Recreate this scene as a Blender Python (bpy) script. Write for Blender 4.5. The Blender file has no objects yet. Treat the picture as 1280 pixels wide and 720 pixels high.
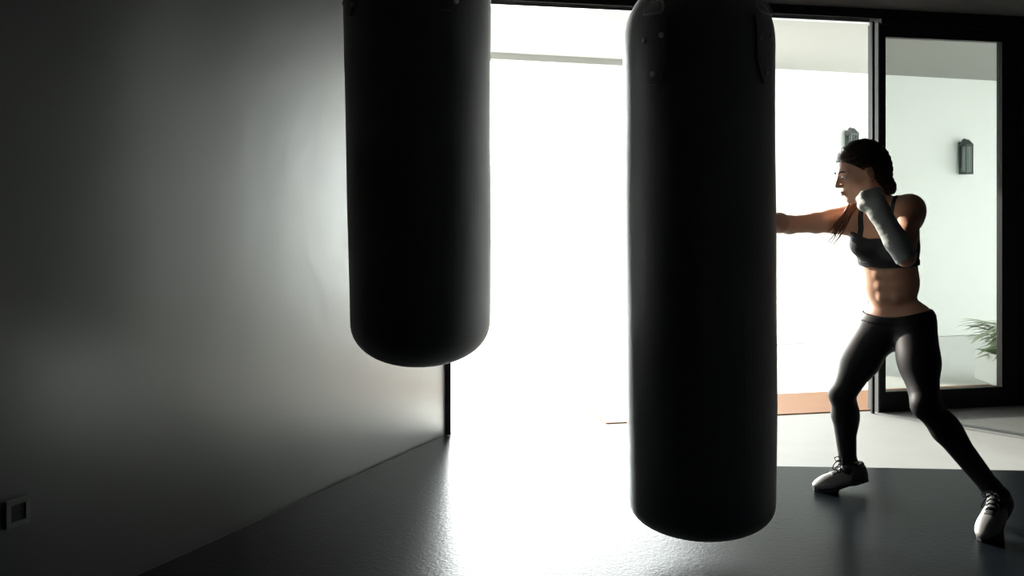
import bpy, bmesh, math, random
import numpy as np
from mathutils import Vector, Matrix
random.seed(7); rng = np.random.default_rng(7)
S = bpy.context.scene
COL = S.collection
H = 1.25          # camera height
F = 1200.0        # focal length in pixels of a 1280 wide picture

def P(px, py, D):
    """point seen at photo pixel (px,py) at distance D"""
    return Vector(((px-640)*D/F, D, H-(py-265)*D/F))

# ------------------------------------------------------------ materials
def mat(name, col, rough=0.5, metal=0.0, spec=0.5, noise=None, bump=None, mottling=0.0, coat=0.0, sheen=0.0, sss=0.0, ior=1.5):
    m = bpy.data.materials.new(name); m.use_nodes = True
    nt = m.node_tree; b = nt.nodes['Principled BSDF']
    b.inputs['Base Color'].default_value = (*col, 1)
    b.inputs['Roughness'].default_value = rough
    b.inputs['Metallic'].default_value = metal
    b.inputs['Specular IOR Level'].default_value = spec
    b.inputs['Coat Weight'].default_value = coat
    b.inputs['IOR'].default_value = ior; b.inputs['Coat Roughness'].default_value = rough
    b.inputs['Sheen Weight'].default_value = sheen
    if sss:
        b.inputs['Subsurface Weight'].default_value = sss
        b.inputs['Subsurface Radius'].default_value = (.02,.008,.004)
        b.inputs['Subsurface Scale'].default_value = .5
    tc = nt.nodes.new('ShaderNodeTexCoord')
    if mottling:
        n = nt.nodes.new('ShaderNodeTexNoise'); n.inputs['Scale'].default_value = (noise or 6)
        n.inputs['Detail'].default_value = 6
        nt.links.new(tc.outputs['Object'], n.inputs['Vector'])
        mx = nt.nodes.new('ShaderNodeMix'); mx.data_type = 'RGBA'
        mx.inputs[6].default_value = (*[c*(1-mottling) for c in col], 1)
        mx.inputs[7].default_value = (*[min(1, c*(1+mottling)) for c in col], 1)
        nt.links.new(n.outputs['Fac'], mx.inputs[0]); nt.links.new(mx.outputs[2], b.inputs['Base Color'])
    if bump:
        sc, st, stretch = bump
        mp = nt.nodes.new('ShaderNodeMapping'); mp.inputs['Scale'].default_value = stretch
        n2 = nt.nodes.new('ShaderNodeTexNoise'); n2.inputs['Scale'].default_value = sc; n2.inputs['Detail'].default_value = 5
        bp = nt.nodes.new('ShaderNodeBump'); bp.inputs['Strength'].default_value = st; bp.inputs['Distance'].default_value = .01
        nt.links.new(tc.outputs['Object'], mp.inputs[0]); nt.links.new(mp.outputs[0], n2.inputs['Vector'])
        nt.links.new(n2.outputs['Fac'], bp.inputs['Height']); nt.links.new(bp.outputs[0], b.inputs['Normal'])
    return m

M = dict(
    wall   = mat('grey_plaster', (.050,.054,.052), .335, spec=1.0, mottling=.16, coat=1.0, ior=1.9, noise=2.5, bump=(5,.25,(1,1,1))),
    dark   = mat('charcoal_paint', (.035,.036,.038), .8, spec=.2, mottling=.1),
    lintel = mat('grey_lintel_paint', (.68,.69,.66), .8, spec=.2, mottling=.08),
    mat_   = mat('dark_rubber_mat', (.004,.0055,.007), .31, spec=.04, mottling=.3, noise=3, bump=(70,.10,(1,1,1))),
    conc   = mat('pale_concrete', (.27,.281,.274), .6, spec=.2, mottling=.08, noise=4),
    ground = mat('pale_paving', (.72,.73,.70), .8, mottling=.06, noise=2),
    terra  = mat('terracotta_tile', (.185,.080,.028), .7, mottling=.1, noise=8),
    white  = mat('white_render', (.82,.84,.80), .85, mottling=.03, noise=2),
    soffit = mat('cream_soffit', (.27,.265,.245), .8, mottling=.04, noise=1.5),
    frame  = mat('black_aluminium', (.008,.008,.009), .5, metal=0, spec=.2),
    alu    = mat('brushed_aluminium', (.55,.56,.56), .35, metal=1),
    vinyl  = mat('black_vinyl', (.008,.0084,.0087), .55, spec=1.0, ior=2.1, sheen=1.0, coat=.6, bump=(9,.10,(9,9,.35))),
    steel  = mat('zinc_steel', (.72,.72,.70), .5, metal=.55),
    web    = mat('black_webbing', (.006,.006,.0065), .55, spec=.8),
    skin   = mat('tan_skin', (.60,.34,.23), .5, spec=.35, sss=.12, mottling=.06, noise=14),
    hair   = mat('dark_brown_hair', (.016,.009,.006), .6, spec=.22, bump=(30,.5,(1,1,6))),
    lock   = mat('warm_lit_hair_lock', (.12,.045,.018), .5, spec=.4),  # warm light on the lock is put into a brighter brown than the hair
    bra    = mat('charcoal_jersey', (.030,.030,.034), .75, spec=.2, bump=(150,.1,(1,1,1))),
    legg   = mat('black_lycra', (.007,.007,.008), .55, spec=.2),
    wrap   = mat('grey_cotton_wrap', (.42,.44,.42), .9, spec=.1, bump=(60,.12,(1,1,4))),
    shoe   = mat('silver_mesh_fabric', (.15,.155,.15), .5, mottling=.12, noise=40),
    shoed  = mat('black_shoe_trim', (.02,.02,.022), .6),
    lace   = mat('black_lace_cord', (.006,.006,.006), .9, spec=.1),
    strand = mat('brown_hair_strand', (.05,.024,.012), .55, spec=.3),
    greym  = mat('grey_painted_metal', (.07,.072,.072), .7, spec=.1),
    lips   = mat('lip_skin', (.36,.12,.10), .45),
    eyew   = mat('eye_white', (.7,.68,.65), .25),
    eyed   = mat('eye_iris', (.02,.012,.008), .2),
    leaf   = mat('green_leaf', (.20,.32,.11), .5, mottling=.35, noise=9),
    leafp  = mat('grey_green_leaf', (.42,.48,.34), .6, mottling=.25, noise=9),
    bark   = mat('brown_stem', (.12,.08,.05), .8),
    soil   = mat('dark_soil', (.05,.035,.025), .95, mottling=.3, noise=30),
    lampd  = mat('dark_bronze_lantern', (.05,.06,.058), .5, spec=.3),
    plate  = mat('white_socket_plastic', (.30,.31,.30), .4),
    socket = mat('socket_recess_plastic', (.06,.06,.06), .5),
)
def glass_mat(name, tint, haze):
    m = bpy.data.materials.new(name); m.use_nodes = True; nt = m.node_tree; nt.nodes.clear()
    o = nt.nodes.new('ShaderNodeOutputMaterial'); t = nt.nodes.new('ShaderNodeBsdfTransparent')
    t.inputs[0].default_value = (*tint, 1)
    g = nt.nodes.new('ShaderNodeBsdfGlossy'); g.inputs['Roughness'].default_value = .02
    f = nt.nodes.new('ShaderNodeFresnel'); f.inputs[0].default_value = 1.35
    x = nt.nodes.new('ShaderNodeMixShader')
    nt.links.new(f.outputs[0], x.inputs[0]); nt.links.new(t.outputs[0], x.inputs[1]); nt.links.new(g.outputs[0], x.inputs[2])
    nt.links.new(x.outputs[0], o.inputs[0]); return m
M['glass'] = glass_mat('clear_glass', (.60,.61,.60), 0)
M['lglass'] = glass_mat('lantern_glass', (.55,.6,.58), 0)

# ------------------------------------------------------------ mesh helpers
def link(name, me, m=None, parent=None, smooth=False):
    o = bpy.data.objects.new(name, me); COL.objects.link(o)
    if m: me.materials.append(m)
    if parent: o.parent = parent
    if smooth:
        for p in me.polygons: p.use_smooth = True
    return o
def fin(name, bm, m, parent=None, smooth=False, bevel=0):
    bmesh.ops.recalc_face_normals(bm, faces=bm.faces)
    me = bpy.data.meshes.new(name); bm.to_mesh(me); bm.free()
    o = link(name, me, m, parent, smooth)
    if bevel:
        b = o.modifiers.new('bevel', 'BEVEL'); b.width = bevel; b.segments = 2; b.limit_method = 'ANGLE'
    return o
def empty(name, loc, label, cat, group=None, rot=(0,0,0)):
    o = bpy.data.objects.new(name, None); COL.objects.link(o); o.location = loc; o.rotation_euler = rot
    o.empty_display_size = .1
    o['label'] = label; o['category'] = cat
    if group: o['group'] = group
    return o
def prism(bm, poly, z0, z1):
    """vertical extrusion of a plan polygon"""
    a = [bm.verts.new((x, y, z0)) for x, y in poly]; b = [bm.verts.new((x, y, z1)) for x, y in poly]
    n = len(poly)
    bm.faces.new(a[::-1]); bm.faces.new(b)
    for i in range(n): bm.faces.new((a[i], a[(i+1) % n], b[(i+1) % n], b[i]))
def boxline(bm, p, q, thick, z0, z1, side=1):
    """wall segment from plan point p to q, thickness to one side"""
    p = Vector(p); q = Vector(q); d = (q-p).normalized(); n = Vector((-d.y, d.x))*thick*side
    prism(bm, [tuple(p), tuple(q), tuple(q+n), tuple(p+n)], z0, z1)
def box(bm, c, s, rot=0):
    r = bmesh.ops.create_cube(bm, size=1)
    bmesh.ops.scale(bm, vec=s, verts=r['verts'])
    if rot: bmesh.ops.rotate(bm, cent=(0,0,0), matrix=Matrix.Rotation(rot, 3, 'Z'), verts=r['verts'])
    bmesh.ops.translate(bm, vec=c, verts=r['verts']); return r['verts']
def tube(bm, pts, rad, seg=8, closed=False, flat=None):
    pts = [Vector(p) for p in pts]; n = len(pts); rings = []
    if not hasattr(rad, '__len__'): rad = [rad]*n
    up = None
    for i, p in enumerate(pts):
        if closed: t = (pts[(i+1) % n]-pts[i-1]).normalized()
        else: t = (pts[min(i+1, n-1)]-pts[max(i-1, 0)]).normalized()
        if up is None: up = t.orthogonal().normalized()
        up = (up-t*up.dot(t)).normalized(); s = t.cross(up)
        rings.append([bm.verts.new(p+(up*math.cos(a)+s*math.sin(a))*rad[i]) for a in [2*math.pi*k/seg for k in range(seg)]])
    for i in range(n if closed else n-1):
        A = rings[i]; B = rings[(i+1) % n]
        for k in range(seg): bm.faces.new((A[k], A[(k+1) % seg], B[(k+1) % seg], B[k]))
    if not closed: bm.faces.new(rings[0][::-1]); bm.faces.new(rings[-1])
def lathe(bm, prof, seg=64):
    rings = []
    for r, z in prof:
        if r < 1e-5: rings.append([bm.verts.new((0,0,z))])
        else: rings.append([bm.verts.new((r*math.cos(a), r*math.sin(a), z)) for a in [2*math.pi*k/seg for k in range(seg)]])
    for A, B in zip(rings, rings[1:]):
        for k in range(seg):
            k2 = (k+1) % seg
            if len(A) == 1: bm.faces.new((A[0], B[k2], B[k]))
            elif len(B) == 1: bm.faces.new((A[k], A[k2], B[0]))
            else: bm.faces.new((A[k], A[k2], B[k2], B[k]))

# ------------------------------------------------------------ room shell
CEIL = 3.3
WJ = (-.361, 5.415)                       # where the left wall ends at the opening
wd = Vector((.4028, .9153))               # left wall direction
fd = Vector((.9758, .2187))               # facade direction
def wl(t): return (WJ[0]-wd.x*t, WJ[1]-wd.y*t)
def fl(t, off=0): return (WJ[0]+fd.x*t-fd.y*off, WJ[1]+fd.y*t+fd.x*off)
def struct(name, bm, m, **k):
    o = fin(name, bm, m, **k); o['kind'] = 'structure'; return o

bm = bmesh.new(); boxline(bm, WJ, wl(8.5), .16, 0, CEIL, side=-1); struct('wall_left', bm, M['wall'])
RX = 4.05                                  # facade distance where the right wall starts
rp = fl(RX); rq = (rp[0]+1.0, -2.4)
bm = bmesh.new(); boxline(bm, rq, rp, .16, 0, CEIL, side=-1); struct('wall_right', bm, M['dark'])
bl = wl(8.5)
bm = bmesh.new(); boxline(bm, (bl[0]-.1, bl[1]), (rq[0]+.2, bl[1]), .16, 0, CEIL, side=-1); struct('wall_rear', bm, M['dark'])
bm = bmesh.new(); boxline(bm, fl(-.0), fl(RX+.2), .2, 2.515, CEIL); struct('wall_front', bm, M['lintel'])
bm = bmesh.new(); prism(bm, [(bl[0]-.2, bl[1]-.2), (rq[0]+.4, bl[1]-.2), fl(RX+.3, .2), fl(-.15, .2)], CEIL, CEIL+.15); struct('ceiling', bm, M['dark'])
# floors
MY0 = 4.70
bm = bmesh.new(); prism(bm, [(bl[0]-.1, bl[1]-.1), (rq[0]+.2, bl[1]-.1), fl(RX, .02), fl(-.12, .02)], -.1, 0); struct('floor', bm, M['conc'])
# rubber mat covering the training floor
def wallx(y): return WJ[0]-wd.x*(WJ[1]-y)/wd.y
def edge_y(x): return 4.70-.06*max(0, x-1.2)**1.3+max(0, .75-x)*.57
epts = [(x, edge_y(x)) for x in np.linspace(-.375, rp[0]+.1, 40)]
bm = bmesh.new(); prism(bm, [(bl[0]+.02, bl[1]+.02), (rq[0]-.05, bl[1]+.02)]+[(float(a), float(b)) for a, b in epts[::-1]], .0005, .006)
o = fin('floor_mat', bm, M['mat_']); o['label'] = 'dark rubber training floor mat covering the front of the room'; o['category'] = 'floor mat'
# outdoors
bm = bmesh.new(); prism(bm, [(-30, fl(-30)[1]+.0), fl(-.2, .02), fl(RX+.3, .02), (30, 12), (30, 45), (-30, 45)], -.12, -.004); o = struct('trim_1', bm, M['ground'])
bm = bmesh.new(); prism(bm, [fl(.95, .05), fl(RX, .05), fl(RX, .66), fl(.95, .66)], -.01, .004); struct('trim_2', bm, M['terra'])
EA = Vector((-.9, 7.93)); ed = Vector((.9493, .3143))
def el(t, off=0): return (EA.x+ed.x*t-ed.y*off, EA.y+ed.y*t+ed.x*off)
bm = bmesh.new(); prism(bm, [fl(-.55, .2), fl(7.5, .2), el(8.5, .02), el(0, .02)], 2.6, 2.72); struct('ceiling_porch', bm, M['soffit'])
bm = bmesh.new(); boxline(bm, el(0, -.05), el(2.75, -.05), .1, 2.545, 2.74); struct('trim_3', bm, M['soffit'])
bm = bmesh.new(); boxline(bm, el(2.65), el(9.5), .2, 0, 2.6); struct('wall_garden', bm, M['white'])
# black top beam, aluminium strip under it, jamb, post
bm = bmesh.new(); boxline(bm, fl(0, -.03), fl(RX, -.03), .12, 2.455, 2.515); boxline(bm, fl(2.72, -.035), fl(RX, -.035), .13, 2.42, 2.456); struct('trim_4', bm, M['frame'], bevel=.002)
bm = bmesh.new(); boxline(bm, fl(.04, .0), fl(2.66, .0), .05, 2.434, 2.455); struct('trim_5', bm, M['alu'])
bm = bmesh.new(); boxline(bm, fl(-.035, -.03), fl(.012, -.03), .14, 0, 2.455); struct('trim_6', bm, M['frame'], bevel=.003)
bm = bmesh.new(); boxline(bm, fl(2.648, -.045), fl(2.666, -.045), .015, 0, 2.43); struct('trim_7', bm, M['frame'])
bm = bmesh.new(); boxline(bm, fl(2.700, -.03), fl(2.711, -.03), .11, 0, 2.43); struct('trim_8', bm, M['greym'])
# sliding glass door
door = bpy.data.objects.new('door_1', None); COL.objects.link(door); door['kind'] = 'structure'
T0, T1 = 2.712, 3.60
bm = bmesh.new()
boxline(bm, fl(T0, -.02), fl(T0+.047, -.02), .05, 0.0, 2.43)
boxline(bm, fl(T1, -.02), fl(T1+.13, -.02), .05, 0.0, 2.43)
boxline(bm, fl(T0, -.021), fl(T1+.13, -.021), .05, 0.0, .125)
boxline(bm, fl(T0, -.021), fl(T1+.13, -.021), .05, 2.345, 2.43)
fin('door_frame', bm, M['frame'], door)
bm = bmesh.new(); boxline(bm, fl(T0+.03, 0), fl(T1+.02, 0), .008, .11, 2.36); fin('pane', bm, M['glass'], door)
bm = bmesh.new(); boxline(bm, fl(T1+.13, -.03), fl(RX, -.03), .1, 0, 2.455); struct('trim_9', bm, M['frame'])

# wall socket
sd = Vector((-wd.y*-1, -wd.x))  # normal of left wall into the room
nrm = Vector((wd.y, -wd.x, 0))
so = P(20, 640, 2.866)
sk = empty('wall_socket', (so.x, so.y, so.z), 'small pale square power socket low on the grey wall', 'power socket', rot=(0, 0, math.atan2(wd.y, wd.x)))
# local x along wall (away), local -y into the room
bm = bmesh.new()
for c, s in (((0, -.006, .033), (.078, .012, .016)), ((0, -.006, -.033), (.078, .012, .016)), ((.033, -.006, 0), (.016, .012, .078)), ((-.033, -.006, 0), (.016, .012, .078))): box(bm, c, s)
fin('cover_plate', bm, M['plate'], sk, bevel=.001)
bm = bmesh.new(); box(bm, (0, -.003, 0), (.056, .006, .056)); 
for dx in (-.01, .01): box(bm, (dx, -.007, 0), (.004, .004, .004))
fin('socket_face', bm, M['socket'], sk)

# ------------------------------------------------------------ punching bags
def torus_pts(c, R, n, up, k=18, a0=0, a1=2*math.pi, sy=1):
    c = Vector(c); n = Vector(n).normalized(); u = Vector(up); u = (u-n*u.dot(n)).normalized(); s = n.cross(u)
    return [c+u*math.cos(a)*R*sy+s*math.sin(a)*R for a in [a0+(a1-a0)*i/k for i in range(k)]]
def heavy_bag(name, loc, zb, prof, zring, angs, rivets, label, tilt=(0,0), strap_top=None):
    root = empty(name, (loc[0], loc[1], zb), label, 'punching bag', 'black punching bags hanging on chains', rot=(tilt[0], tilt[1], 0))
    bm = bmesh.new(); lathe(bm, prof, 96)
    # slightly uneven filling
    for v in bm.verts:
        a = math.atan2(v.co.y, v.co.x); k = 1+.006*math.sin(3*a+v.co.z*4)+.004*math.sin(2*a-v.co.z*9)
        v.co.x *= k; v.co.y *= k
    fin('bag_body', bm, M['vinyl'], root, smooth=True)
    def rad(z):
        for (r0, z0), (r1, z1) in zip(prof, prof[1:]):
            if z0 <= z <= z1 and z1 > z0: return r0+(r1-r0)*(z-z0)/(z1-z0)
        return prof[-1][0]
    top = max(p[1] for p in prof)
    # top seam piping
    bm = bmesh.new(); zz = top-.012; tube(bm, [(rad(zz)*math.cos(a)*1.0, rad(zz)*math.sin(a), zz) for a in [2*math.pi*k/48 for k in range(48)]], .006, 6, closed=True)
    fin('seam_piping', bm, M['vinyl'], root, smooth=True)
    apex = Vector((0, 0, top+.36))
    for a in angs:
        ca, sa = math.cos(a), math.sin(a); tan = Vector((-sa, ca, 0)); rd = Vector((ca, sa, 0))
        # leather tab following the bag
        bm = bmesh.new(); rows = []
        zlow = min(z for _, z in rivets)-.035
        N = 14; pz = [zlow+(zring-zlow)*i/N for i in range(N+1)]
        for i, z in enumerate(pz):
            w = .018+.032*min(1, i/5)**.8 if rivets[0][2:] != 'flip' else .05
            w = min(w, .05); r = rad(z)*1.012+.006
            rows.append([bm.verts.new(rd*(r+dr)*math.cos(s*w/r)+tan*(r+dr)*math.sin(s*w/r)+Vector((0,0,z))) for dr, s in ((0,-1),(0,-.5),(0,0),(0,.5),(0,1),(-.009,1),(-.009,.5),(-.009,0),(-.009,-.5),(-.009,-1))])
        for A, B in zip(rows, rows[1:]):
            for k in range(10): bm.faces.new((A[k], A[(k+1) % 10], B[(k+1) % 10], B[k]))
        bm.faces.new(rows[0]); bm.faces.new(rows[-1])
        fin('strap_tab', bm, M['vinyl'], root)
        for dx, z in rivets:
            r = rad(z)*1.012+.007
            bm = bmesh.new(); lathe(bm, [(0, .006), (.005, .0055), (.009, .003), (.0105, 0), (.0105, -.004), (0, -.004)], 14)
            q = Vector((rd+tan*(dx/r))).normalized()
            mm = Matrix.Translation(q*r+Vector((0,0,z))) @ q.to_track_quat('Z', 'Y').to_matrix().to_4x4()
            bmesh.ops.transform(bm, matrix=mm, verts=bm.verts); fin('rivet', bm, M['steel'], root, smooth=True)
        # D ring
        r = rad(zring)+.012
        c = rd*r+Vector((0,0,zring+.022)); n = (rd+Vector((0,0,.45))).normalized()
        pts = torus_pts(c, .040, n, (0,0,1), 16, -2.0, 2.2)
        bm = bmesh.new(); tube(bm, pts+[pts[0]], .0042, 8); fin('ring', bm, M['steel'], root, smooth=True)
        # chain to the swivel
        s0 = c+Vector((0,0,.03)); L = (apex-s0).length; nl = max(3, int(L/.034)); dirv = (apex-s0)/nl
        bm = bmesh.new()
        for i in range(nl):
            cc = s0+dirv*(i+.5); side = dirv.normalized().orthogonal() if i % 2 else dirv.normalized().orthogonal().cross(dirv.normalized())
            u = dirv.normalized(); s = side.normalized()
            lp = [cc+u*(.013*math.copysign(1, math.cos(t))+.009*math.cos(t))+s*.009*math.sin(t) for t in [2*math.pi*(k+.5)/12 for k in range(12)]]
            tube(bm, lp, .0028, 5, closed=True)
        fin('chain', bm, M['steel'], root, smooth=True)
    bm = bmesh.new(); tube(bm, torus_pts(apex+Vector((0,0,.005)), .028, (0,1,0), (0,0,1)), .006, 8, closed=True)
    tube(bm, [apex+Vector((0,0,.03)), apex+Vector((0,0,.10))], .012, 10)
    tube(bm, torus_pts(apex+Vector((0,0,.12)), .025, (1,0,0), (0,0,1)), .006, 8, closed=True)
    fin('swivel', bm, M['steel'], root, smooth=True)
    s0 = apex+Vector((0,0,.145)); zt = CEIL-zb-.03; bm = bmesh.new(); nl = max(2, int((zt-s0.z)/.036)); dz = (zt-s0.z)/nl
    for i in range(nl):
        cc = s0+Vector((0,0,dz*(i+.5))); s = Vector((1,0,0)) if i % 2 else Vector((0,1,0)); u = Vector((0,0,1))
        tube(bm, [cc+u*(.014*math.copysign(1, math.cos(t))+.009*math.cos(t))+s*.011*math.sin(t) for t in [2*math.pi*(k+.5)/12 for k in range(12)]], .0035, 5, closed=True)
    fin('hanging_chain', bm, M['steel'], root, smooth=True)
    bm = bmesh.new(); lathe(bm, [(0, CEIL-zb-.035), (.02, CEIL-zb-.035), (.02, CEIL-zb-.012), (.06, CEIL-zb-.012), (.06, CEIL-zb+.002), (0, CEIL-zb+.002)], 20)
    fin('ceiling_bracket', bm, M['steel'], root)
    return root
def bagprof(rb, rt, hb, zs, top, rtop_pts, e=2.4, bulge=.0):
    pr = []
    for i in range(15):
        t = i/14*math.pi/2
        pr.append((rb*math.sin(t)**(2/e), hb*(1-math.cos(t)**(2/e))))
    n = 30
    for i in range(1, n+1):
        f = i/n; pr.append((rb+(rt-rb)*f+bulge*math.sin(math.pi*f), hb+(zs-hb)*f))
    return pr+rtop_pts
DB = 3.5
k = DB/F
# right bag
zbR = .085
prR = bagprof(.265, .2725, .125, 1.85-zbR, None, [(.271,1.88-zbR),(.267,1.91-zbR),(.26,1.94-zbR),(.247,1.975-zbR),(.228,2.01-zbR),(.2,2.045-zbR),(.165,2.07-zbR),(.12,2.085-zbR),(.0,2.09-zbR)], bulge=.002)
bR = P(877, 500, DB)
heavy_bag('punching_bag', (bR.x, bR.y), zbR, prR, 1.925-zbR, [math.radians(d) for d in (-134, -46, 46, 134)],
          [(-.036, 1.845-zbR), (.036, 1.855-zbR), (0, 1.725-zbR)], 'large black punching bag hanging low in the middle of the room beside the boxing woman', tilt=(0, -.0075))
zbL = .69
prL = bagprof(.256, .2685, .17, 2.15-zbL, None, [(.267,2.18-zbL),(.262,2.21-zbL),(.253,2.24-zbL),(.24,2.27-zbL),(.22,2.30-zbL),(.19,2.33-zbL),(.15,2.35-zbL),(.10,2.36-zbL),(0,2.365-zbL)], e=2.2)
bL = P(526, 300, DB)
heavy_bag('punching_bag', (bL.x, bL.y), zbL, prL, 2.27-zbL, [math.radians(d) for d in (-64, 36, 116, 214)],
          [(-.036, 1.985-zbL), (.036, 1.968-zbL), (0, 2.12-zbL)], 'higher hung black punching bag nearest the grey wall', tilt=(0, -.008))

# ------------------------------------------------------------ implicit surface modelling for the figure
class Field:
    def __init__(s, lo, hi, h):
        s.lo = np.array(lo, np.float32); s.h = h
        s.n = (np.ceil((np.array(hi)-np.array(lo))/h)).astype(int)+1
        s.ax = [(s.lo[i]+h*np.arange(s.n[i])).astype(np.float32) for i in range(3)]
        s.v = np.full(tuple(s.n), 1.0, np.float32)
    def sub(s, lo, hi):
        i0 = np.clip(np.floor((np.array(lo)-s.lo)/s.h).astype(int), 0, s.n); i1 = np.clip(np.ceil((np.array(hi)-s.lo)/s.h).astype(int)+1, 0, s.n)
        sl = tuple(slice(a, b) for a, b in zip(i0, i1))
        g = [s.ax[i][sl[i]] for i in range(3)]
        return sl, g[0][:,None,None], g[1][None,:,None], g[2][None,None,:]
    def add(s, prim, k=.02, op='u'):
        lo, hi, fn = prim
        m = max(k*1.2, .012)+.01
        sl, X, Y, Z = s.sub(np.array(lo)-m, np.array(hi)+m)
        if min(a.stop-a.start for a in sl) <= 0: return
        d = fn(X, Y, Z).astype(np.float32); a = s.v[sl]
        if op == 'u':
            hh = np.maximum(k-np.abs(a-d), 0)/k if k > 0 else 0
            s.v[sl] = np.minimum(a, d)-hh*hh*k*.25
        else:
            d = -d; hh = np.maximum(k-np.abs(a-d), 0)/k
            s.v[sl] = np.maximum(a, d)+hh*hh*k*.25
def cap(a, b, ra, rb):
    a = np.array(a, float); b = np.array(b, float); d = b-a; L2 = max(1e-9, float(d@d)); R = max(ra, rb)
    def fn(X, Y, Z):
        px, py, pz = X-a[0], Y-a[1], Z-a[2]
        t = np.clip((px*d[0]+py*d[1]+pz*d[2])/L2, 0, 1)
        return np.sqrt((px-t*d[0])**2+(py-t*d[1])**2+(pz-t*d[2])**2)-(ra+(rb-ra)*t)
    return np.minimum(a, b)-R, np.maximum(a, b)+R, fn
def ell(c, ax, r):
    """ellipsoid; ax three unit vectors, r radii"""
    c = np.array(c, float); A = [np.array(v, float)/np.linalg.norm(v) for v in ax]; R = max(r)
    def fn(X, Y, Z):
        px, py, pz = X-c[0], Y-c[1], Z-c[2]
        q = [px*v[0]+py*v[1]+pz*v[2] for v in A]
        k0 = np.sqrt(sum((q[i]/r[i])**2 for i in range(3))); k1 = np.sqrt(sum((q[i]/r[i]**2)**2 for i in range(3)))+1e-9
        return k0*(k0-1)/k1
    return c-R, c+R, fn
def surface(v, lo, h):
    """naive surface nets"""
    s = v < 0
    nx, ny, nz = v.shape
    c = np.zeros((nx-1, ny-1, nz-1), np.uint8)
    for i in (0,1):
        for j in (0,1):
            for k in (0,1): c += s[i:nx-1+i, j:ny-1+j, k:nz-1+k]
    idx = np.argwhere((c > 0) & (c < 8))
    vid = np.full(c.shape, -1, np.int32); vid[tuple(idx.T)] = np.arange(len(idx))
    acc = np.zeros((len(idx), 3)); cnt = np.zeros(len(idx))
    cor = [(i,j,k) for i in (0,1) for j in (0,1) for k in (0,1)]
    for a in cor:
        for ax in range(3):
            if a[ax]: continue
            b = list(a); b[ax] = 1
            va = v[tuple((idx+a).T)]; vb = v[tuple((idx+b).T)]
            m = (va < 0) != (vb < 0)
            t = np.where(m, va/np.where(m, va-vb, 1), 0)
            p = np.tile(np.array(a, float), (len(idx),1)); p[:,ax] += t
            acc[m] += p[m]; cnt[m] += 1
    V = (idx+acc/cnt[:,None])*h+np.array(lo)
    Fs = []
    for ax in range(3):
        u, w = (ax+1) % 3, (ax+2) % 3
        A = [slice(None)]*3; B = [slice(None)]*3; A[ax] = slice(0,-1); B[ax] = slice(1,None)
        sa, sb = s[tuple(A)], s[tuple(B)]
        e = np.argwhere(sa != sb); 
        ok = (e[:,u] > 0) & (e[:,w] > 0) & (e[:,u] < v.shape[u]-1) & (e[:,w] < v.shape[w]-1)
        e = e[ok]; flip = sa[tuple(e.T)]
        du = np.zeros(3, int); du[u] = 1; dw = np.zeros(3, int); dw[w] = 1
        q = np.stack([vid[tuple((e-du-dw).T)], vid[tuple((e-dw).T)], vid[tuple(e.T)], vid[tuple((e-du).T)]], 1)
        q[~flip] = q[~flip][:, ::-1]
        Fs.append(q)
    Q = np.concatenate(Fs); return V, Q[(Q >= 0).all(1)]
def mesh_from(name, V, Q, m, parent, smooth_it=2):
    # light Laplacian smoothing
    for _ in range(smooth_it):
        acc = np.zeros_like(V); cnt = np.zeros(len(V))
        for i in range(4):
            a, b = Q[:,i], Q[:,(i+1) % 4]
            np.add.at(acc, a, V[b]); np.add.at(cnt, a, 1); np.add.at(acc, b, V[a]); np.add.at(cnt, b, 1)
        V = V*.5+.5*acc/np.maximum(cnt,1)[:,None]
    me = bpy.data.meshes.new(name); me.vertices.add(len(V)); me.vertices.foreach_set('co', V.astype(np.float32).ravel())
    me.loops.add(len(Q)*4); me.loops.foreach_set('vertex_index', Q.astype(np.int32).ravel())
    me.polygons.add(len(Q)); me.polygons.foreach_set('loop_start', np.arange(0, len(Q)*4, 4, dtype=np.int32))
    me.update(calc_edges=True); me.validate()
    o = link(name, me, m, parent, smooth=True); return o

A3 = lambda v: np.array([v[0], v[1], v[2]], float)
def frame(theta, pitch=0):
    """forward, left, up for a body part facing theta degrees to the left of the camera"""
    t = math.radians(theta); p = math.radians(pitch)
    f = np.array([-math.sin(t), -math.cos(t), 0]); l = np.array([math.cos(t), -math.sin(t), 0]); u = np.array([0,0,1.])
    return f*math.cos(p)-u*math.sin(p), l, u*math.cos(p)+f*math.sin(p)
fp, lp_, up_ = frame(33, 0)
fc, lc, uc = frame(43, 6)
HC = A3(P(1074, 214, 3.93)); fh, lh, uh = frame(86, 17)

J = {}
J['pel'] = A3(P(1121, 404, 4.03)); J['wst'] = A3(P(1114, 352, 4.02)); J['rib'] = A3(P(1108, 308, 4.01)); J['chest'] = A3(P(1102, 280, 4.0))
J['nk0'] = A3(P(1097, 262, 3.99)); J['nk1'] = A3(P(1086, 232, 3.95))
J['shR'] = A3(P(1061, 276, 4.07)); J['elR'] = A3(P(986, 281, 3.95)); 
J['shL'] = A3(P(1137, 262, 3.90)); J['elL'] = A3(P(1132, 321, 3.72)); J['wrL'] = A3(P(1099, 265, 3.77))
J['hpR'] = A3(P(1102, 405, 4.06)); J['knR'] = A3(P(1053, 492, 4.20)); J['anR'] = A3(P(1060, 578, 4.33))
J['hpL'] = A3(P(1143, 403, 3.98)); J['knL'] = A3(P(1157, 506, 3.79)); J['anL'] = A3(P(1240, 611, 3.76))
# right fist reaches the far side of the bag
bc = np.array([bR.x+.005, bR.y]); dv = J['elR'][:2]-bc; dv /= np.linalg.norm(dv)
kn = np.array([*(bc+dv*.272), 1.235]); J['wrR'] = kn+(J['elR']-kn)/np.linalg.norm(J['elR']-kn)*.095
J['fiR'] = kn

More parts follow.
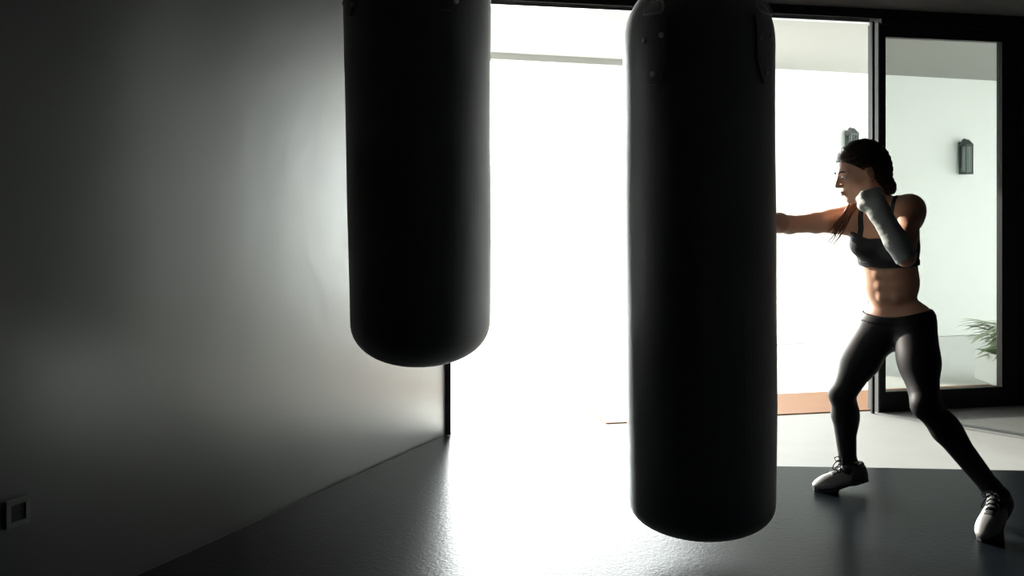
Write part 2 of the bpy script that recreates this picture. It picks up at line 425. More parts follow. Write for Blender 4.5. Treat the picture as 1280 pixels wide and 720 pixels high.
def torso(F_, k=.045, g=0):
    F_.add(ell(J['pel'], (fp, lp_, up_), (.098+g, .128+g, .105+g)), k)
    for s in (-1, 1): F_.add(ell(J['pel']-fp*.045+lp_*.060*s-up_*.04, (fp, lp_, up_), (.082+g, .074+g, .085+g)), .04)
    F_.add(ell(J['wst'], (fp, lp_, up_), (.082+g, .112+g, .13+g)), k)
    F_.add(ell(J['rib']-fc*.005, (fc, lc, uc), (.093+g, .128+g, .14+g)), k)
    F_.add(ell(J['chest']-fc*.012, (fc, lc, uc), (.082+g, .140+g, .085+g)), k)
def breasts(F_, g=0):
    for s in (-1, 1): F_.add(ell(J['rib']+fc*.072+lc*.062*s+uc*.018, (fc, lc, uc), (.052+g, .058+g, .056+g)), .03)
def legs(F_, g=0, k=.03):
    for S_, hp, kn_, an in ((-1, 'hpR','knR','anR'), (1, 'hpL','knL','anL')):
        h_, k_, a_ = J[hp], J[kn_], J[an]
        F_.add(cap(h_, h_+(k_-h_)*.5, .082+g, .068+g), k); F_.add(cap(h_+(k_-h_)*.5, k_, .068+g, .049+g), k)
        F_.add(cap(k_, k_+(a_-k_)*.3, .046+g, .047+g), .02); F_.add(cap(k_+(a_-k_)*.3, a_, .047+g, .032+g), .02)
        # calf muscle at the back of the shin, knee cap in front
        sh = (a_-k_)/np.linalg.norm(a_-k_); th = (k_-h_)/np.linalg.norm(k_-h_); bk = (th-sh); bk = bk-sh*(bk@sh)
        bk = -(bk/np.linalg.norm(bk)) if np.linalg.norm(bk) > 1e-3 else -fp
        if bk@fp > 0: bk = -bk
        lat = np.cross(sh, bk); bt_ = unit(bk-th*(bk@th)); lt_ = np.cross(th, bt_)
        F_.add(ell(k_+(a_-k_)*.30+bk*.018, (bk, lat, sh), (.040+g, .043+g, .095+g)), .025)
        F_.add(ell(k_-bk*.014, (bk, lat, sh), (.036+g, .036+g, .045+g)), .02)
        # thigh: quadriceps
        F_.add(ell(h_+(k_-h_)*.38-bt_*.012, (bt_, lt_, th), (.070+g, .072+g, .15+g)), .03)
def unit(v): return v/np.linalg.norm(v)
def arm(F_, sh, el, wr, g=0):
    F_.add(ell(sh, np.eye(3), (.052+g, .052+g, .052+g)), .035)
    F_.add(cap(sh, sh+(el-sh)*.55, .046+g, .041+g), .03); F_.add(cap(sh+(el-sh)*.55, el, .040+g, .035+g), .02)
    F_.add(cap(el, el+(wr-el)*.3, .036+g, .039+g), .02); F_.add(cap(el+(wr-el)*.3, wr, .038+g, .026+g), .02)
def fist(F_, wr, d, n, thumb_side, k=.008, open_=0):
    """wr wrist, d along the forearm, n palm normal, thumb_side unit sideways vector"""
    s = thumb_side
    F_.add(cap(wr-d*.02, wr+d*.02, .026, .025), .015)
    F_.add(ell(wr+d*.045, (d, s, n), (.045, .036, .017)), .012)
    for i, off in enumerate((.030, .010, -.010, -.029)):
        kk = wr+d*(.083-.004*abs(i-1))+s*off; r = (.0095, .0100, .0095, .0085)[i]; L = (.040, .043, .040, .033)[i]
        F_.add(cap(wr+d*.025+s*off*.7, kk, .013, .012), .010)
        p1 = kk+n*L-d*.004; p2 = p1-d*.026; p3 = p2-n*.020-d*.004
        F_.add(cap(kk, p1, r+.001, r), .004); F_.add(cap(p1, p2, r, r*.95), .002); F_.add(cap(p2, p3, r*.95, r*.8), .002)
    t0 = wr+d*.02+s*.024+n*.006; t1 = wr+d*.045+s*.040+n*.026; t2 = wr+d*.054+s*.024+n*.052; t3 = wr+d*.056-s*.002+n*.056
    F_.add(cap(t0, t1, .014, .0125), .008); F_.add(cap(t1, t2, .0115, .0105), .004); F_.add(cap(t2, t3, .0105, .009), .004)

LO, HI, VH = (.80, 3.50, .0), (2.08, 4.50, 1.56), .0045
B = Field(LO, HI, VH)
torso(B); breasts(B, -.003)
# abdominal relief: paired muscle bellies either side of a midline groove, side grooves, navel
for i, (pyy, w) in enumerate(((341, .030), (356, .030), (369, .029))):
    for s in (-1, 1):
        Dq = 4.02; c0 = A3(P(1114+ (pyy-352)*.13, pyy, Dq))
        th = 33+ (0 if i else 3); f_, l_, u_ = frame(th)
        B.add(ell(c0+f_*.0655+l_*.026*s, (f_, l_, u_), (.0185, .021, .021)), .014)
B.add(ell(A3(P(1117, 376, 4.02))+fp*.092, (fp, lp_, up_), (.010, .004, .007)), .006, 's')
f_, l_, u_ = frame(34)
B.add(cap(A3(P(1110, 336, 4.02))+f_*.098, A3(P(1117, 385, 4.02))+f_*.108, .006, .005), .012, 's')
legs(B)
# neck and trapezius
B.add(cap(J['nk0'], J['nk1'], .050, .047), .03)
for sh in ('shR', 'shL'):
    B.add(cap(J['nk0']+np.array([0,0,.02]), J[sh]+np.array([0,0,.012]), .040, .036), .035)
    B.add(cap(J['chest']+fc*.055+uc*.035, J[sh]+fc*.01+np.array([0,0,.01]), .022, .026), .03)   # clavicle
    B.add(cap(J['chest']-uc*.02, J[sh], .055, .045), .04)
arm(B, J['shL'], J['elL'], J['wrL']); arm(B, J['shR'], J['elR'], J['wrR'])
# deltoid and biceps of the guarding arm, triceps of the punching arm
B.add(ell(J['shL']+np.array([.008,0,-.03]), np.eye(3), (.042,.044,.062)), .03)
B.add(ell(J['shR']+(J['elR']-J['shR'])*.22+np.array([0,0,.004]), (unit(J['elR']-J['shR']), np.cross(unit(J['elR']-J['shR']), [0,0,1.]), np.array([0,0,1.])), (.075,.044,.048)), .03)
# fists
dL = unit(A3(P(1090, 244, 3.79))-J['wrL']); nL = unit(np.cross(dL, np.cross(np.array([-.25, .9, 0.1]), dL))); sL = np.cross(dL, nL)
fist(B, J['wrL'], dL, nL, -sL if (-sL)@np.array([-1,0,0]) > 0 else sL)
dR = unit(J['fiR']-J['wrR']); nR = unit(np.cross(dR, np.cross(np.array([0,0,-1.]), dR))); sR = np.cross(dR, nR)
if sR@np.array([0.,-1,0]) < 0: sR = -sR
fist(B, J['wrR'], dR, nR, sR)
# feet (inside the shoes)
def foot_frame(toe, heel, pitch):
    f = unit(np.array([toe[0]-heel[0], toe[1]-heel[1], 0])); l = np.array([-f[1], f[0], 0]); p = math.radians(pitch)
    return f*math.cos(p)-np.array([0,0,1.])*math.sin(p), l, np.array([0,0,1.])*math.cos(p)+f*math.sin(p)
FT = {}
toeR = np.array([1.345, 4.275, .0]); ffR = foot_frame(toeR, (1.60, 4.32), 5)
toeL = np.array([1.768, 3.61, .0]); ffL = foot_frame(toeL, (1.965, 3.79), 19)
for nm, toe, fr, an in (('R', toeR, ffR, 'anR'), ('L', toeL, ffL, 'anL')):
    f, l, u = fr; base = toe+np.array([0,0,.008])        # toe tip on the floor
    Lf = .262; heel = base-f*Lf
    # tip kept just above floor; forefoot flat part bends
    FT[nm] = (base, f, l, u, Lf)
    ank = heel+f*.068+u*.085
    B.add(cap(J[an], ank, .032, .030), .02); B.add(cap(ank-u*.01, base-f*.10+u*.030, .030, .026), .02)
    B.add(ell(base-f*.075+u*.026, (f,l,u), (.06,.034,.018)), .02); B.add(ell(heel+f*.045+u*.035, (f,l,u), (.034,.028,.028)), .02)
# head
def hp(f, l, u): return HC+fh*f+lh*l+uh*u
hax = (fh, lh, uh)
B.add(ell(hp(-.018, 0, .030), hax, (.094, .073, .088)), .02)
B.add(ell(hp(.028, 0, -.028), hax, (.060, .056, .082)), .03)
B.add(ell(hp(.034, 0, -.078), hax, (.046, .040, .034)), .025)
B.add(ell(hp(.068, 0, -.101), hax, (.018, .020, .016)), .02)
B.add(cap(J['nk1'], hp(-.02, 0, -.04), .048, .050), .03)
for s in (-1, 1):
    B.add(cap(hp(-.005, .054*s, -.055), hp(.055, .022*s, -.098), .016, .014), .02)     # jaw line
    B.add(ell(hp(.056, .036*s, -.030), hax, (.022, .018, .018)), .018)                   # cheek
    B.add(ell(hp(.088, .030*s, .000), hax, (.013, .016, .011)), .012, 's')               # eye socket
    B.add(ell(hp(.075, .030*s, -.001), hax, (.012, .013, .010)), .005)                   # eyelid
    B.add(cap(hp(.083, .012*s, .017), hp(.070, .048*s, .015), .009, .007), .012)         # brow ridge
    B.add(ell(hp(-.006, .077*s, -.012), (unit(fh*.95+lh*.25*s), lh, uh), (.018, .009, .031)), .006)  # ear
    B.add(ell(hp(-.003, .087*s, -.008), (unit(fh*.95+lh*.25*s), lh, uh), (.008, .004, .016)), .004, 's')
    B.add(ell(hp(.096, .011*s, -.037), hax, (.010, .008, .007)), .006)                   # nostril
B.add(cap(hp(.084, 0, .006), hp(.108, 0, -.030), .0075, .0095), .010)
B.add(ell(hp(.088, 0, -.060), hax, (.013, .022, .0058)), .006); B.add(ell(hp(.085, 0, -.071), hax, (.012, .019, .0065)), .006)
B.add(cap(hp(.098, -.02, -.0655), hp(.098, .02, -.0655), .0022, .0022), .004, 's')

person = empty('person', (1.62, 4.0, 0), 'dark-haired woman in charcoal sports bra and black leggings punching the bag, left forearm wrapped', 'person')
def child(o):
    o.parent = person; o.matrix_parent_inverse = Matrix.Translation(-person.location); return o
V, Q = surface(B.v, B.lo, VH)
child(mesh_from('body', V, Q, M['skin'], None))
X, Y, Z = B.ax[0][:,None,None], B.ax[1][None,:,None], B.ax[2][None,None,:]
# ---- leggings: lower body pushed out a little, cut at the waist and the ankles
hi = (2.08, 4.50, .90)
G = Field(LO, hi, VH); torso(G, g=.005); legs(G, g=.005)
for nm, a_ in (('R', 'anR'), ('L', 'anL')):
    b_, f_, l_, u_, Lf_ = FT[nm]; G.add(cap(J[a_], b_-f_*(Lf_-.066)+u_*.075, .037, .035), .02)
gx, gy, gz = G.ax[0][:,None,None], G.ax[1][None,:,None], G.ax[2][None,None,:]
wc = A3(P(1121, 390, 4.03)); wn = unit(np.array([.10, 0, -1]))            # waist plane, higher on her left
dpl = -((gx-wc[0])*(-.085)+(gz-wc[2])*1.0+.010*np.cos(((gx-wc[0])*lp_[0]+(gy-wc[1])*lp_[1])*18))
v = np.maximum(G.v, -dpl)
for an, kn_ in (('anR','knR'), ('anL','knL')):
    a = J[an]; d = unit(J[kn_]-a); c0 = a-d*.075
    near = (gx-a[0])**2+(gy-a[1])**2+(gz-a[2])**2 < .14**2
    pl = -((gx-c0[0])*d[0]+(gy-c0[1])*d[1]+(gz-c0[2])*d[2])
    v = np.where(near, np.maximum(v, pl), v)
v = v.astype(np.float32)
V, Q = surface(v, G.lo, VH); child(mesh_from('leggings', V, Q, M['legg'], None))
# waistband
G2 = np.maximum(G.v-.002, np.maximum(-dpl-.0015, dpl-.035)).astype(np.float32)
V, Q = surface(G2, G.lo, VH); child(mesh_from('waistband', V, Q, M['legg'], None, 1))
# ---- sports bra
lo2 = (1.25, 3.70, .98); hi2 = (1.80, 4.25, 1.36); vh = .003
G = Field(lo2, hi2, vh); torso(G, g=.005); breasts(G, .004)
for sh in ('shR', 'shL'):
    G.add(cap(J['nk0']+np.array([0,0,.02]), J[sh]+np.array([0,0,.012]), .045, .041), .035)
    G.add(cap(J['chest']+fc*.055+uc*.035, J[sh]+fc*.01+np.array([0,0,.01]), .027, .031), .03)
    G.add(cap(J['chest']-uc*.02, J[sh], .060, .050), .04)
gx, gy, gz = G.ax[0][:,None,None], G.ax[1][None,:,None], G.ax[2][None,None,:]
qx, qy, qz = gx-J['rib'][0], gy-J['rib'][1], gz-J['rib'][2]
lat = qx*lc[0]+qy*lc[1]+qz*lc[2]; fwd = qx*fc[0]+qy*fc[1]+qz*fc[2]; upw = qx*uc[0]+qy*uc[1]+qz*uc[2]
bot = -.078; neck = .045+.35*np.maximum(0, np.abs(lat)-.03)         # scooped neckline
neck = np.where(fwd < -.02, .06, neck)
reg = np.maximum(bot-upw, upw-np.minimum(neck, .09))
arm_hole = .020-np.sqrt((np.maximum(0, np.abs(lat)-.115))**2+0)      # keep clear of the arms
strap = np.maximum(np.abs(np.abs(lat)-.066)-.011, np.maximum(.0-upw, upw-.24))
reg = np.minimum(np.maximum(reg, np.abs(lat)-.137), strap)
v = np.maximum(G.v, reg).astype(np.float32)
V, Q = surface(v, G.lo, vh); child(mesh_from('sports_bra', V, Q, M['bra'], None))
band = np.maximum(G.v-.003, np.maximum(bot-.001-upw, upw-bot-.022)); band = np.maximum(band, np.abs(lat)-.139).astype(np.float32)
V, Q = surface(band, G.lo, vh); child(mesh_from('chest_band', V, Q, M['bra'], None, 1))
# ---- hand wrap on the guarding arm
lo2 = np.minimum(J['elL'], J['wrL']+dL*.1)-.09; hi2 = np.maximum(J['elL'], J['wrL']+dL*.1)+.09
G = Field(lo2, hi2, .0028)
e, w = J['elL'], J['wrL']; d_ = unit(w-e)
G.add(cap(e+d_*.0, e+(w-e)*.35, .044, .0455), .015); G.add(cap(e+(w-e)*.35, w, .0455, .040), .015)
G.add(cap(w, w+dL*.03, .040, .040), .02)
G.add(ell(w+dL*.050+nL*.016, (dL, sL, nL), (.042, .047, .038)), .02)
for off in (.031, .011, -.009, -.029):
    G.add(cap(w+dL*.05+sL*off, w+dL*.082+sL*off, .0175, .0175), .008); G.add(cap(w+dL*.080+sL*off, w+dL*.078+sL*off+nL*.040, .0175, .0155), .008)
sT = -sL if (-sL)@np.array([-1,0,0]) > 0 else sL
G.add(cap(w+dL*.02+sT*.020, w+dL*.045+sT*.036+nL*.026, .020, .019), .015); G.add(cap(w+dL*.045+sT*.036+nL*.026, w+dL*.054+sT*.024+nL*.052, .0185, .017), .012); G.add(cap(w+dL*.054+sT*.024+nL*.052, w+dL*.056-sT*.002+nL*.056, .017, .0155), .01)
gx, gy, gz = G.ax[0][:,None,None], G.ax[1][None,:,None], G.ax[2][None,None,:]
tt = (gx-e[0])*d_[0]+(gy-e[1])*d_[1]+(gz-e[2])*d_[2]
rip = .0003*np.sin(tt*2*math.pi/.021+((gx-e[0])*40))                 # overlapping turns of cloth
v = np.maximum(G.v-rip, -(tt+.012)).astype(np.float32)
V, Q = surface(v, G.lo, G.h); wrp = child(mesh_from('hand_wrap', V, Q, M['wrap'], None, 1)); wrp['label'] = 'grey cotton wrap around the left fist and forearm'
# ---- hair
lo2 = HC-.17; hi2 = HC+.17
G = Field(lo2, hi2, .0032)
G.add(ell(hp(-.020, 0, .030), hax, (.102, .082, .092)), .02)
G.add(ell(hp(-.030, 0, .036), hax, (.096, .080, .086)), .02)
G.add(ell(hp(-.056, 0, -.012), hax, (.078, .070, .092)), .03)
for s_e in (-1, 1): G.add(ell(hp(-.004, .088*s_e, -.014), hax, (.024, .026, .036)), .008, 's')
gx, gy, gz = G.ax[0][:,None,None], G.ax[1][None,:,None], G.ax[2][None,None,:]
qx, qy, qz = gx-HC[0], gy-HC[1], gz-HC[2]
hf = qx*fh[0]+qy*fh[1]+qz*fh[2]; hl = qx*lh[0]+qy*lh[1]+qz*lh[2]; hu = qx*uh[0]+qy*uh[1]+qz*uh[2]
line = np.interp(hf, [-.12,-.08,-.045,-.028,-.010,.012,.03,.055,.08,.12], [-.13,-.11,-.07,-.045,.012,.006,.022,.050,.066,.085]).astype(np.float32)
line = line+.0025*np.sin(hl*330+hf*150)
strand = .0018*np.sin(hu*260+hf*90+np.abs(hl)*60)
v = np.maximum(G.v-strand, (line-hu)*.8).astype(np.float32)
V, Q = surface(v, G.lo, G.h); hair = child(mesh_from('hair', V, Q, M['hair'], None, 1))
# single strands swept back from the hairline
bm = bmesh.new(); EC = np.array([-.020, 0, .030]); ER = np.array([.102, .082, .092])
for i in range(150):
    s = random.choice((-1, 1)); f0 = random.uniform(-.02, .075)
    u0 = float(np.interp(f0, [-.03,-.010,.012,.03,.055,.08], [-.03,.012,.006,.022,.050,.066]))+random.uniform(-.003, .02)
    y2 = 1-((f0-EC[0])/ER[0])**2-((u0-EC[2])/ER[2])**2
    if y2 < 0: continue
    a = np.array([(f0-EC[0])/ER[0], s*math.sqrt(y2), (u0-EC[2])/ER[2]]); b = unit(np.array([-.80, .12*s, -.75+random.uniform(-.1, .1)]))
    pts = []; lift = random.uniform(1.0, 1.018)
    for j in range(9):
        q = unit(a*(1-j/8)+b*(j/8)+np.array([0, 0, .25*math.sin(math.pi*j/8)])); q = EC+q*ER*(1+(lift-1)+.012*math.sin(math.pi*j/8))
        pts.append(Vector(hp(*q)))
    tube(bm, pts, [.0006]+[.0011]*7+[.0006], 4)
child(fin('hair_strands', bm, M['strand'], None, smooth=True))
# low bun of gathered hair at the nape
bm = bmesh.new(); 
bun = hp(-.094, .0, -.075)
for i in range(7):
    a = i*2*math.pi/7; pts = []
    for j in range(9):
        t = j/8; rr = .026*math.sin(math.pi*t)+.004
        pts.append(Vector(bun+fh*(.02-.045*t)+lh*rr*math.cos(a+t*2.4)+uh*(rr*math.sin(a+t*2.4)-.02*t)))
    tube(bm, pts, [.011+.008*math.sin(math.pi*j/8) for j in range(9)], 8)
child(fin('hair_bun', bm, M['hair'], None, smooth=True))
# loose lock over the right shoulder
bm = bmesh.new()
ctrl = [P(1092,228,4.045), P(1076,246,4.045), P(1064,260,4.0), P(1057,272,3.965), P(1050,284,3.955), P(1042,294,3.95)]
for i in range(26):
    o_ = Vector(rng.normal(0, 1, 3)); pts = []; rr = []
    n = 16; endk = random.uniform(.8, 1.02)
    for j in range(n):
        t = j/(n-1)*endk*(len(ctrl)-1); a = min(int(t), len(ctrl)-2); q = ctrl[a].lerp(ctrl[a+1], t-a)
        sp = .006+.010*(t/5)**1.6
        pts.append(q+o_*sp+Vector((math.sin(t*2+i)*.004, 0, math.cos(t*3+i*2)*.003))); rr.append(.0052*(1-.8*(t/5.1)**1.3)+.0006)
    tube(bm, pts, rr, 5)
child(fin('hair_lock', bm, M['lock'], None, smooth=True))
# ---- face details
for s in (-1, 1):
    bm = bmesh.new(); bmesh.ops.create_uvsphere(bm, u_segments=16, v_segments=10, radius=.0095)
    bmesh.ops.translate(bm, vec=Vector(hp(.0795, .030*s, -.003)), verts=bm.verts); e_ = child(fin('eye', bm, M['eyew'], None, smooth=True))
    bm = bmesh.new(); bmesh.ops.create_uvsphere(bm, u_segments=12, v_segments=8, radius=.0052)
    bmesh.ops.translate(bm, vec=Vector(hp(.0855, .030*s, -.005)), verts=bm.verts); ir = fin('iris', bm, M['eyed'], None, smooth=True)
    ir.parent = e_
    bm = bmesh.new(); tube(bm, [Vector(hp(.0925, .013*s, .016)), Vector(hp(.0895, .026*s, .0205)), Vector(hp(.0825, .040*s, .020)), Vector(hp(.073, .051*s, .014))], [.0022,.0034,.003,.0012], 6)
    child(fin('eyebrow', bm, M['hair'], None, smooth=True))
bm = bmesh.new()
for u, r, w in ((-.0608, .0052, .019), (-.0705, .0058, .017)):
    tube(bm, [Vector(hp(.0975-.30*abs(x)-(6*x*x), x, u)) for x in np.linspace(-w, w, 9)], [r*max(.25, (1-(x/w)**2)**.5) for x in np.linspace(-w, w, 9)], 8)
child(fin('lips', bm, M['lips'], None, smooth=True))
# ---- shoes
for nm in ('R', 'L'):
    base, f, l, u, Lf = FT[nm]
    def fp3(a, b, c): return base-f*a+l*b+u*c          # a from toe to heel
    pitch = math.degrees(math.asin(max(0, -f[2])))
    lo2 = np.minimum.reduce([base, base-f*Lf, base-f*Lf+u*.14, base+u*.1])-.07; hi2 = np.maximum.reduce([base, base-f*Lf, base-f*Lf+u*.15, base+u*.1])+.07
    h = .0028
    U = Field(lo2, hi2, h)
    ax = (f, l, u)
    U.add(ell(fp3(.055, 0, .024), ax, (.058, .040, .026)), .02)
    U.add(ell(fp3(.105, 0, .034), ax, (.070, .042, .034)), .03)
    U.add(ell(fp3(.165, 0, .040), ax, (.065, .036, .040)), .03)
    U.add(ell(fp3(.216, 0, .040), ax, (.044, .034, .042)), .03)
    an = J['anR' if nm == 'R' else 'anL']
    U.add(cap(fp3(.196, 0, .055), fp3(.194, 0, .092), .040, .039), .02)
    U.add(ell(fp3(.234, 0, .070), ax, (.016, .022, .030)), .015)
    gx, gy, gz = U.ax[0][:,None,None], U.ax[1][None,:,None], U.ax[2][None,None,:]
    qx, qy, qz = gx-base[0], gy-base[1], gz-base[2]
    sa = -(qx*f[0]+qy*f[1]+qz*f[2]); sb = qx*l[0]+qy*l[1]+qz*l[2]; sc = qx*u[0]+qy*u[1]+qz*u[2]
    # the forefoot bends flat on the floor when the heel lifts
    rim = sc-(.098+.10*(sa-.195))
    v = np.maximum(np.maximum(U.v, rim), .008-sc); v = np.maximum(v, (.016-gz)*1.0)
    V, Q = surface(v.astype(np.float32), U.lo, h)
    up = child(mesh_from('shoe', V, Q, M['shoe'], None, 1)); up['label'] = 'silver grey training shoe with black sole and laces'
    # sole
    hw = np.interp(sa, [0,.012,.04,.09,.15,.20,.25,Lf], [.004,.024,.039,.044,.036,.035,.030,.006]).astype(np.float32)
    flex = np.tan(math.radians(pitch))*.0
    out = np.maximum(np.abs(sb)-hw, np.maximum(-sa, sa-Lf))
    top_ = np.interp(sa, [0,.03,.1,.2,Lf], [.020,.017,.018,.026,.034]).astype(np.float32)
    bt = np.interp(sa, [0,.02,.1,.12,.16,.19,Lf], [.004,0,0,.004,.008,.006,.016]).astype(np.float32)
    low = np.minimum(sc-bt, gz*3)                                # ball of the foot reaches the floor
    sol = np.maximum(out, np.maximum(sc-top_, np.where(sa < .10, -(gz-.0065), bt-sc)))
    V, Q = surface(sol.astype(np.float32), U.lo, h)
    kn_ = J['knR' if nm == 'R' else 'knL']; ak = base-f*(Lf-.068)+u*.080; bm = bmesh.new()
    tube(bm, [Vector(an+(kn_-an)*.06), Vector(an), Vector(ak), Vector(ak+f*.035-u*.022), Vector(ak+f*.08-u*.045)], [.0375,.0395,.040,.036,.028], 20)
    child(fin('sock', bm, M['legg'], None, smooth=True))
    s_ = mesh_from('sole', V, Q, M['shoed'], None, 2); s_.parent = up
    # black trim: heel counter and eyestay
    tr = np.maximum(U.v-.0025, np.maximum(rim, .02-sc)); 
    heelc = np.maximum(.160-sa+.25*(sc-.03), sc-.085); stay = np.maximum(np.abs(sb)-.020, np.maximum(.085-sa, np.maximum(sa-.165, .045-sc)))
    col_ = np.maximum(-rim-.014, .15-sa)
    v = np.maximum(tr, np.minimum(np.minimum(heelc, stay), col_))
    V, Q = surface(v.astype(np.float32), U.lo, h)
    t_ = mesh_from('trim_overlay', V, Q, M['shoed'], None, 1); t_.parent = up
    # laces
    bm = bmesh.new()
    for i in range(5):
        a = .092+i*.014; c = .070+.0105*i
        tube(bm, [Vector(fp3(a, -.020, c-.012)), Vector(fp3(a+.004, -.010, c)), Vector(fp3(a+.006, .010, c+.001)), Vector(fp3(a+.010, .020, c-.011))], .0028, 6)
    for s in (-1, 1):
        k0 = fp3(.150, 0, .118)
        tube(bm, [Vector(k0), Vector(k0+l*.018*s+u*.014+f*.012), Vector(k0+l*.034*s+u*.006+f*.022), Vector(k0+l*.030*s-u*.012+f*.018), Vector(k0+l*.008*s-u*.004)], .0024, 6)
        tube(bm, [Vector(k0), Vector(k0+l*.014*s+f*.02-u*.002), Vector(k0+l*.030*s+f*.032-u*.026), Vector(k0+l*.036*s+f*.036-u*.045)], .0022, 6)
    bmesh.ops.create_uvsphere(bm, u_segments=10, v_segments=8, radius=.006, matrix=Matrix.Translation(Vector(k0)))
    L_ = fin('laces', bm, M['lace'], None, smooth=True); L_.parent = up
# sock / ankle cover
# ------------------------------------------------------------ outdoors things
def lantern(c, label):
    ang = math.atan2(ed.y, ed.x)
    r = empty('wall_lantern', c, label, 'wall lantern', 'lanterns on the garden wall', rot=(0, 0, ang))
    bm = bmesh.new(); box(bm, (0, -.008, .02), (.07, .016, .26)); fin('back_plate', bm, M['lampd'], r, bevel=.004)
    bm = bmesh.new(); tube(bm, [(0,-.01,.12), (0,-.05,.17), (0,-.10,.175), (0,-.12,.15)], .008, 8); fin('bracket', bm, M['lampd'], r, smooth=True)
    bm = bmesh.new()
    for sx in (-1, 1):
        for sy in (-1, 1): box(bm, (sx*.066, -.12+sy*.066, -.03), (.014, .014, .28))
    for z in (-.17, .11): box(bm, (0, -.12, z), (.15, .15, .02))
    for x in (-.022, .022): 
        for sy in (-1, 1): box(bm, (x, -.12+sy*.068, -.03), (.006, .006, .27))
    fin('lantern_cage', bm, M['lampd'], r)
    bm = bmesh.new(); box(bm, (0,-.12,-.03), (.118,.118,.26)); fin('lantern_glass', bm, M['lglass'], r)
    bm = bmesh.new(); vs = box(bm, (0,-.12,.145), (.15,.15,.05))
    for v_ in vs:
        if v_.co.z > .15: v_.co.x *= .35; v_.co.y = -.12+(v_.co.y+.12)*.35
    fin('lantern_roof', bm, M['lampd'], r)
    r.scale = (.64, .64, 1)
    return r
def on_wall(px, py):
    a = (px-640)/F; # x = a*D on the line through EA with direction ed
    t = (EA.x-a*EA.y)/(a*ed.y-ed.x); D = EA.y+ed.y*t
    p = P(px, py, D); n = Vector((ed.y, -ed.x, 0)); return p+n*.004
p = on_wall(1200, 196); lantern(p, 'dark lantern on the white garden wall seen through the door glass')
p = on_wall(1058, 183); lantern(p, 'dark lantern on the white garden wall just above the woman\'s head')
# planter with shrub
pl = empty('planter', (3.66, 6.98, 0), 'white planter box with leafy green shrub behind the glass door', 'planter')
bm = bmesh.new()
w0, w1, d0, d1, hh, tk = -.16, .75, -.25, .25, .22, .03
for c, s in ((((w0+w1)/2, d0, hh/2), (w1-w0, tk, hh)), (((w0+w1)/2, d1, hh/2), (w1-w0, tk, hh)), ((w0, 0, hh/2), (tk, d1-d0, hh)), ((w1, 0, hh/2), (tk, d1-d0, hh)), (((w0+w1)/2, 0, .02), (w1-w0, d1-d0, .04))): box(bm, c, s)
fin('planter_box', bm, M['white'], pl)
bm = bmesh.new(); box(bm, ((w0+w1)/2, 0, .10), (w1-w0-tk, d1-d0-tk, .16)); fin('soil', bm, M['soil'], pl)
def leaf(bm, p, d, L, W, droop):
    d = Vector(d).normalized(); s = d.cross(Vector((0,0,1))).normalized(); prev = None; q = Vector(p)
    n = 6
    for i in range(n+1):
        t = i/n; w = W*math.sin(math.pi*(t*.94+.04))**.8
        dd = (d+Vector((0,0,-droop*t*1.6))).normalized()
        row = [bm.verts.new(q-s*w), bm.verts.new(q+dd.cross(s)*.15*w*-1), bm.verts.new(q+s*w)]
        if prev: bm.faces.new((prev[0], prev[1], row[1], row[0])); bm.faces.new((prev[1], prev[2], row[2], row[1]))
        prev = row; q = q+dd*L/n
for nm, mt, cnt, cx, zlo, zhi, spread in (('foliage', M['leaf'], 330, .20, .20, .40, .34), ('foliage', M['leafp'], 170, .06, .32, .52, .36)):
    bm = bmesh.new()
    for i in range(cnt):
        a = random.uniform(0, 2*math.pi); r = random.random()**.5*.15
        p_ = (cx+math.cos(a)*r*1.5, math.sin(a)*r*.9, random.uniform(zlo, zhi-.08))
        leaf(bm, p_, (math.cos(a)+.1, math.sin(a), random.uniform(-.1, .5)), random.uniform(.14, .30), random.uniform(.015, .028), random.uniform(.3, .8))
    fin(nm, bm, mt, pl, smooth=True)
bm = bmesh.new()
for i in range(9):
    a = i*.7; tube(bm, [(.1+.08*math.cos(a), .05*math.sin(a), .2), (.12+.12*math.cos(a), .1*math.sin(a), .38), (.12+.2*math.cos(a), .14*math.sin(a), .5)], [.008,.006,.003], 6)
fin('stem', bm, M['bark'], pl)

# ------------------------------------------------------------ light
w = bpy.data.worlds.new('sky'); S.world = w; w.use_nodes = True; nt = w.node_tree; nt.nodes.clear()
out = nt.nodes.new('ShaderNodeOutputWorld'); bg = nt.nodes.new('ShaderNodeBackground')
tc = nt.nodes.new('ShaderNodeTexCoord'); nrmz = nt.nodes.new('ShaderNodeVectorMath'); nrmz.operation = 'NORMALIZE'
dt = nt.nodes.new('ShaderNodeVectorMath'); dt.operation = 'DOT_PRODUCT'
az = math.radians(1.5); elv = math.radians(12)
dt.inputs[1].default_value = (math.sin(az)*math.cos(elv), math.cos(az)*math.cos(elv), math.sin(elv))
mx = nt.nodes.new('ShaderNodeMath'); mx.operation = 'MAXIMUM'; mx.inputs[1].default_value = 0
pw = nt.nodes.new('ShaderNodeMath'); pw.operation = 'POWER'; pw.inputs[1].default_value = 30
ml = nt.nodes.new('ShaderNodeMath'); ml.operation = 'MULTIPLY_ADD'; ml.inputs[1].default_value = 20; ml.inputs[2].default_value = 7.0
nt.links.new(tc.outputs['Generated'], nrmz.inputs[0]); nt.links.new(nrmz.outputs[0], dt.inputs[0]); nt.links.new(dt.outputs['Value'], mx.inputs[0])
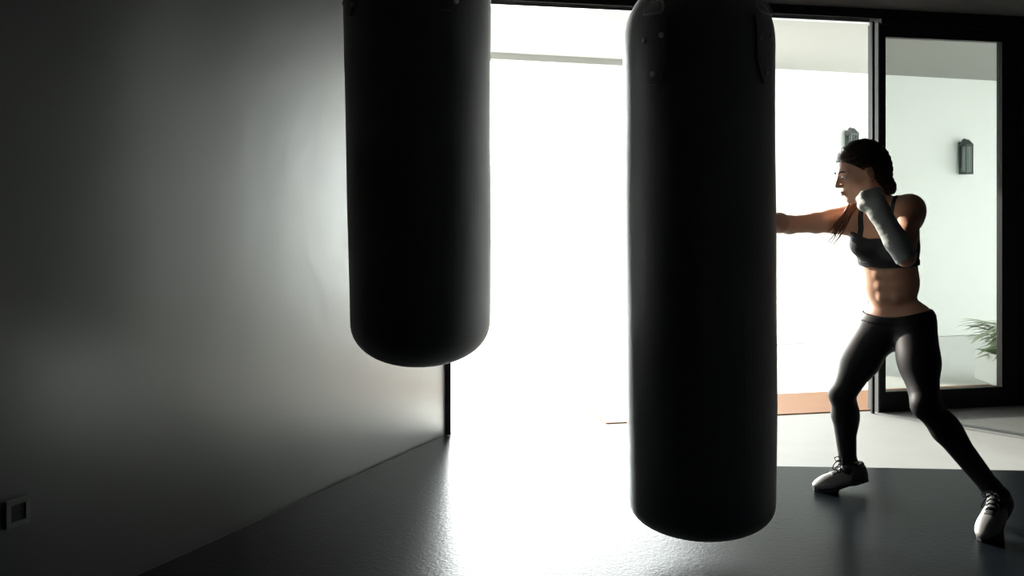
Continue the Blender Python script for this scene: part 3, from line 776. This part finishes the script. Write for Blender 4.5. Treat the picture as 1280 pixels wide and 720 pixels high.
nt.links.new(mx.outputs[0], pw.inputs[0]); nt.links.new(pw.outputs[0], ml.inputs[0])
# extra bright sky lobe, added to light the right bag's left edge
dt2 = nt.nodes.new('ShaderNodeVectorMath'); dt2.operation = 'DOT_PRODUCT'; az2 = math.radians(-15); el2 = math.radians(10)
dt2.inputs[1].default_value = (math.sin(az2)*math.cos(el2), math.cos(az2)*math.cos(el2), math.sin(el2))
mx2 = nt.nodes.new('ShaderNodeMath'); mx2.operation = 'MAXIMUM'; mx2.inputs[1].default_value = 0
pw2 = nt.nodes.new('ShaderNodeMath'); pw2.operation = 'POWER'; pw2.inputs[1].default_value = 40
ml2 = nt.nodes.new('ShaderNodeMath'); ml2.operation = 'MULTIPLY_ADD'; ml2.inputs[1].default_value = 70
nt.links.new(nrmz.outputs[0], dt2.inputs[0]); nt.links.new(dt2.outputs['Value'], mx2.inputs[0]); nt.links.new(mx2.outputs[0], pw2.inputs[0])
nt.links.new(pw2.outputs[0], ml2.inputs[0]); nt.links.new(ml.outputs[0], ml2.inputs[2]); nt.links.new(ml2.outputs[0], bg.inputs['Strength'])
bg.inputs['Color'].default_value = (.95, 1, .985, 1); nt.links.new(bg.outputs[0], out.inputs[0])
sl = bpy.data.lights.new('sun', 'SUN'); sl.energy = 12; sl.angle = math.radians(1.2); sl.color = (1, .91, .80)
so_ = bpy.data.objects.new('sun', sl); COL.objects.link(so_)
travel = Vector((.66, -.75, 0)).normalized()*math.cos(math.radians(20))+Vector((0,0,-math.sin(math.radians(20))))
so_.rotation_euler = travel.to_track_quat('-Z', 'Y').to_euler(); so_.location = (-6, 12, 6)

cam = bpy.data.cameras.new('camera'); co = bpy.data.objects.new('camera', cam); COL.objects.link(co)
co.location = (0, 0, H); co.rotation_euler = (math.radians(90), 0, 0)
cam.sensor_width = 36; cam.lens = 36*F/1280; cam.shift_y = -95/1280; cam.clip_start = .05; cam.clip_end = 200
S.camera = co
S.view_settings.view_transform = 'Standard'; S.view_settings.look = 'None'; S.view_settings.exposure = 0; S.view_settings.gamma = 1
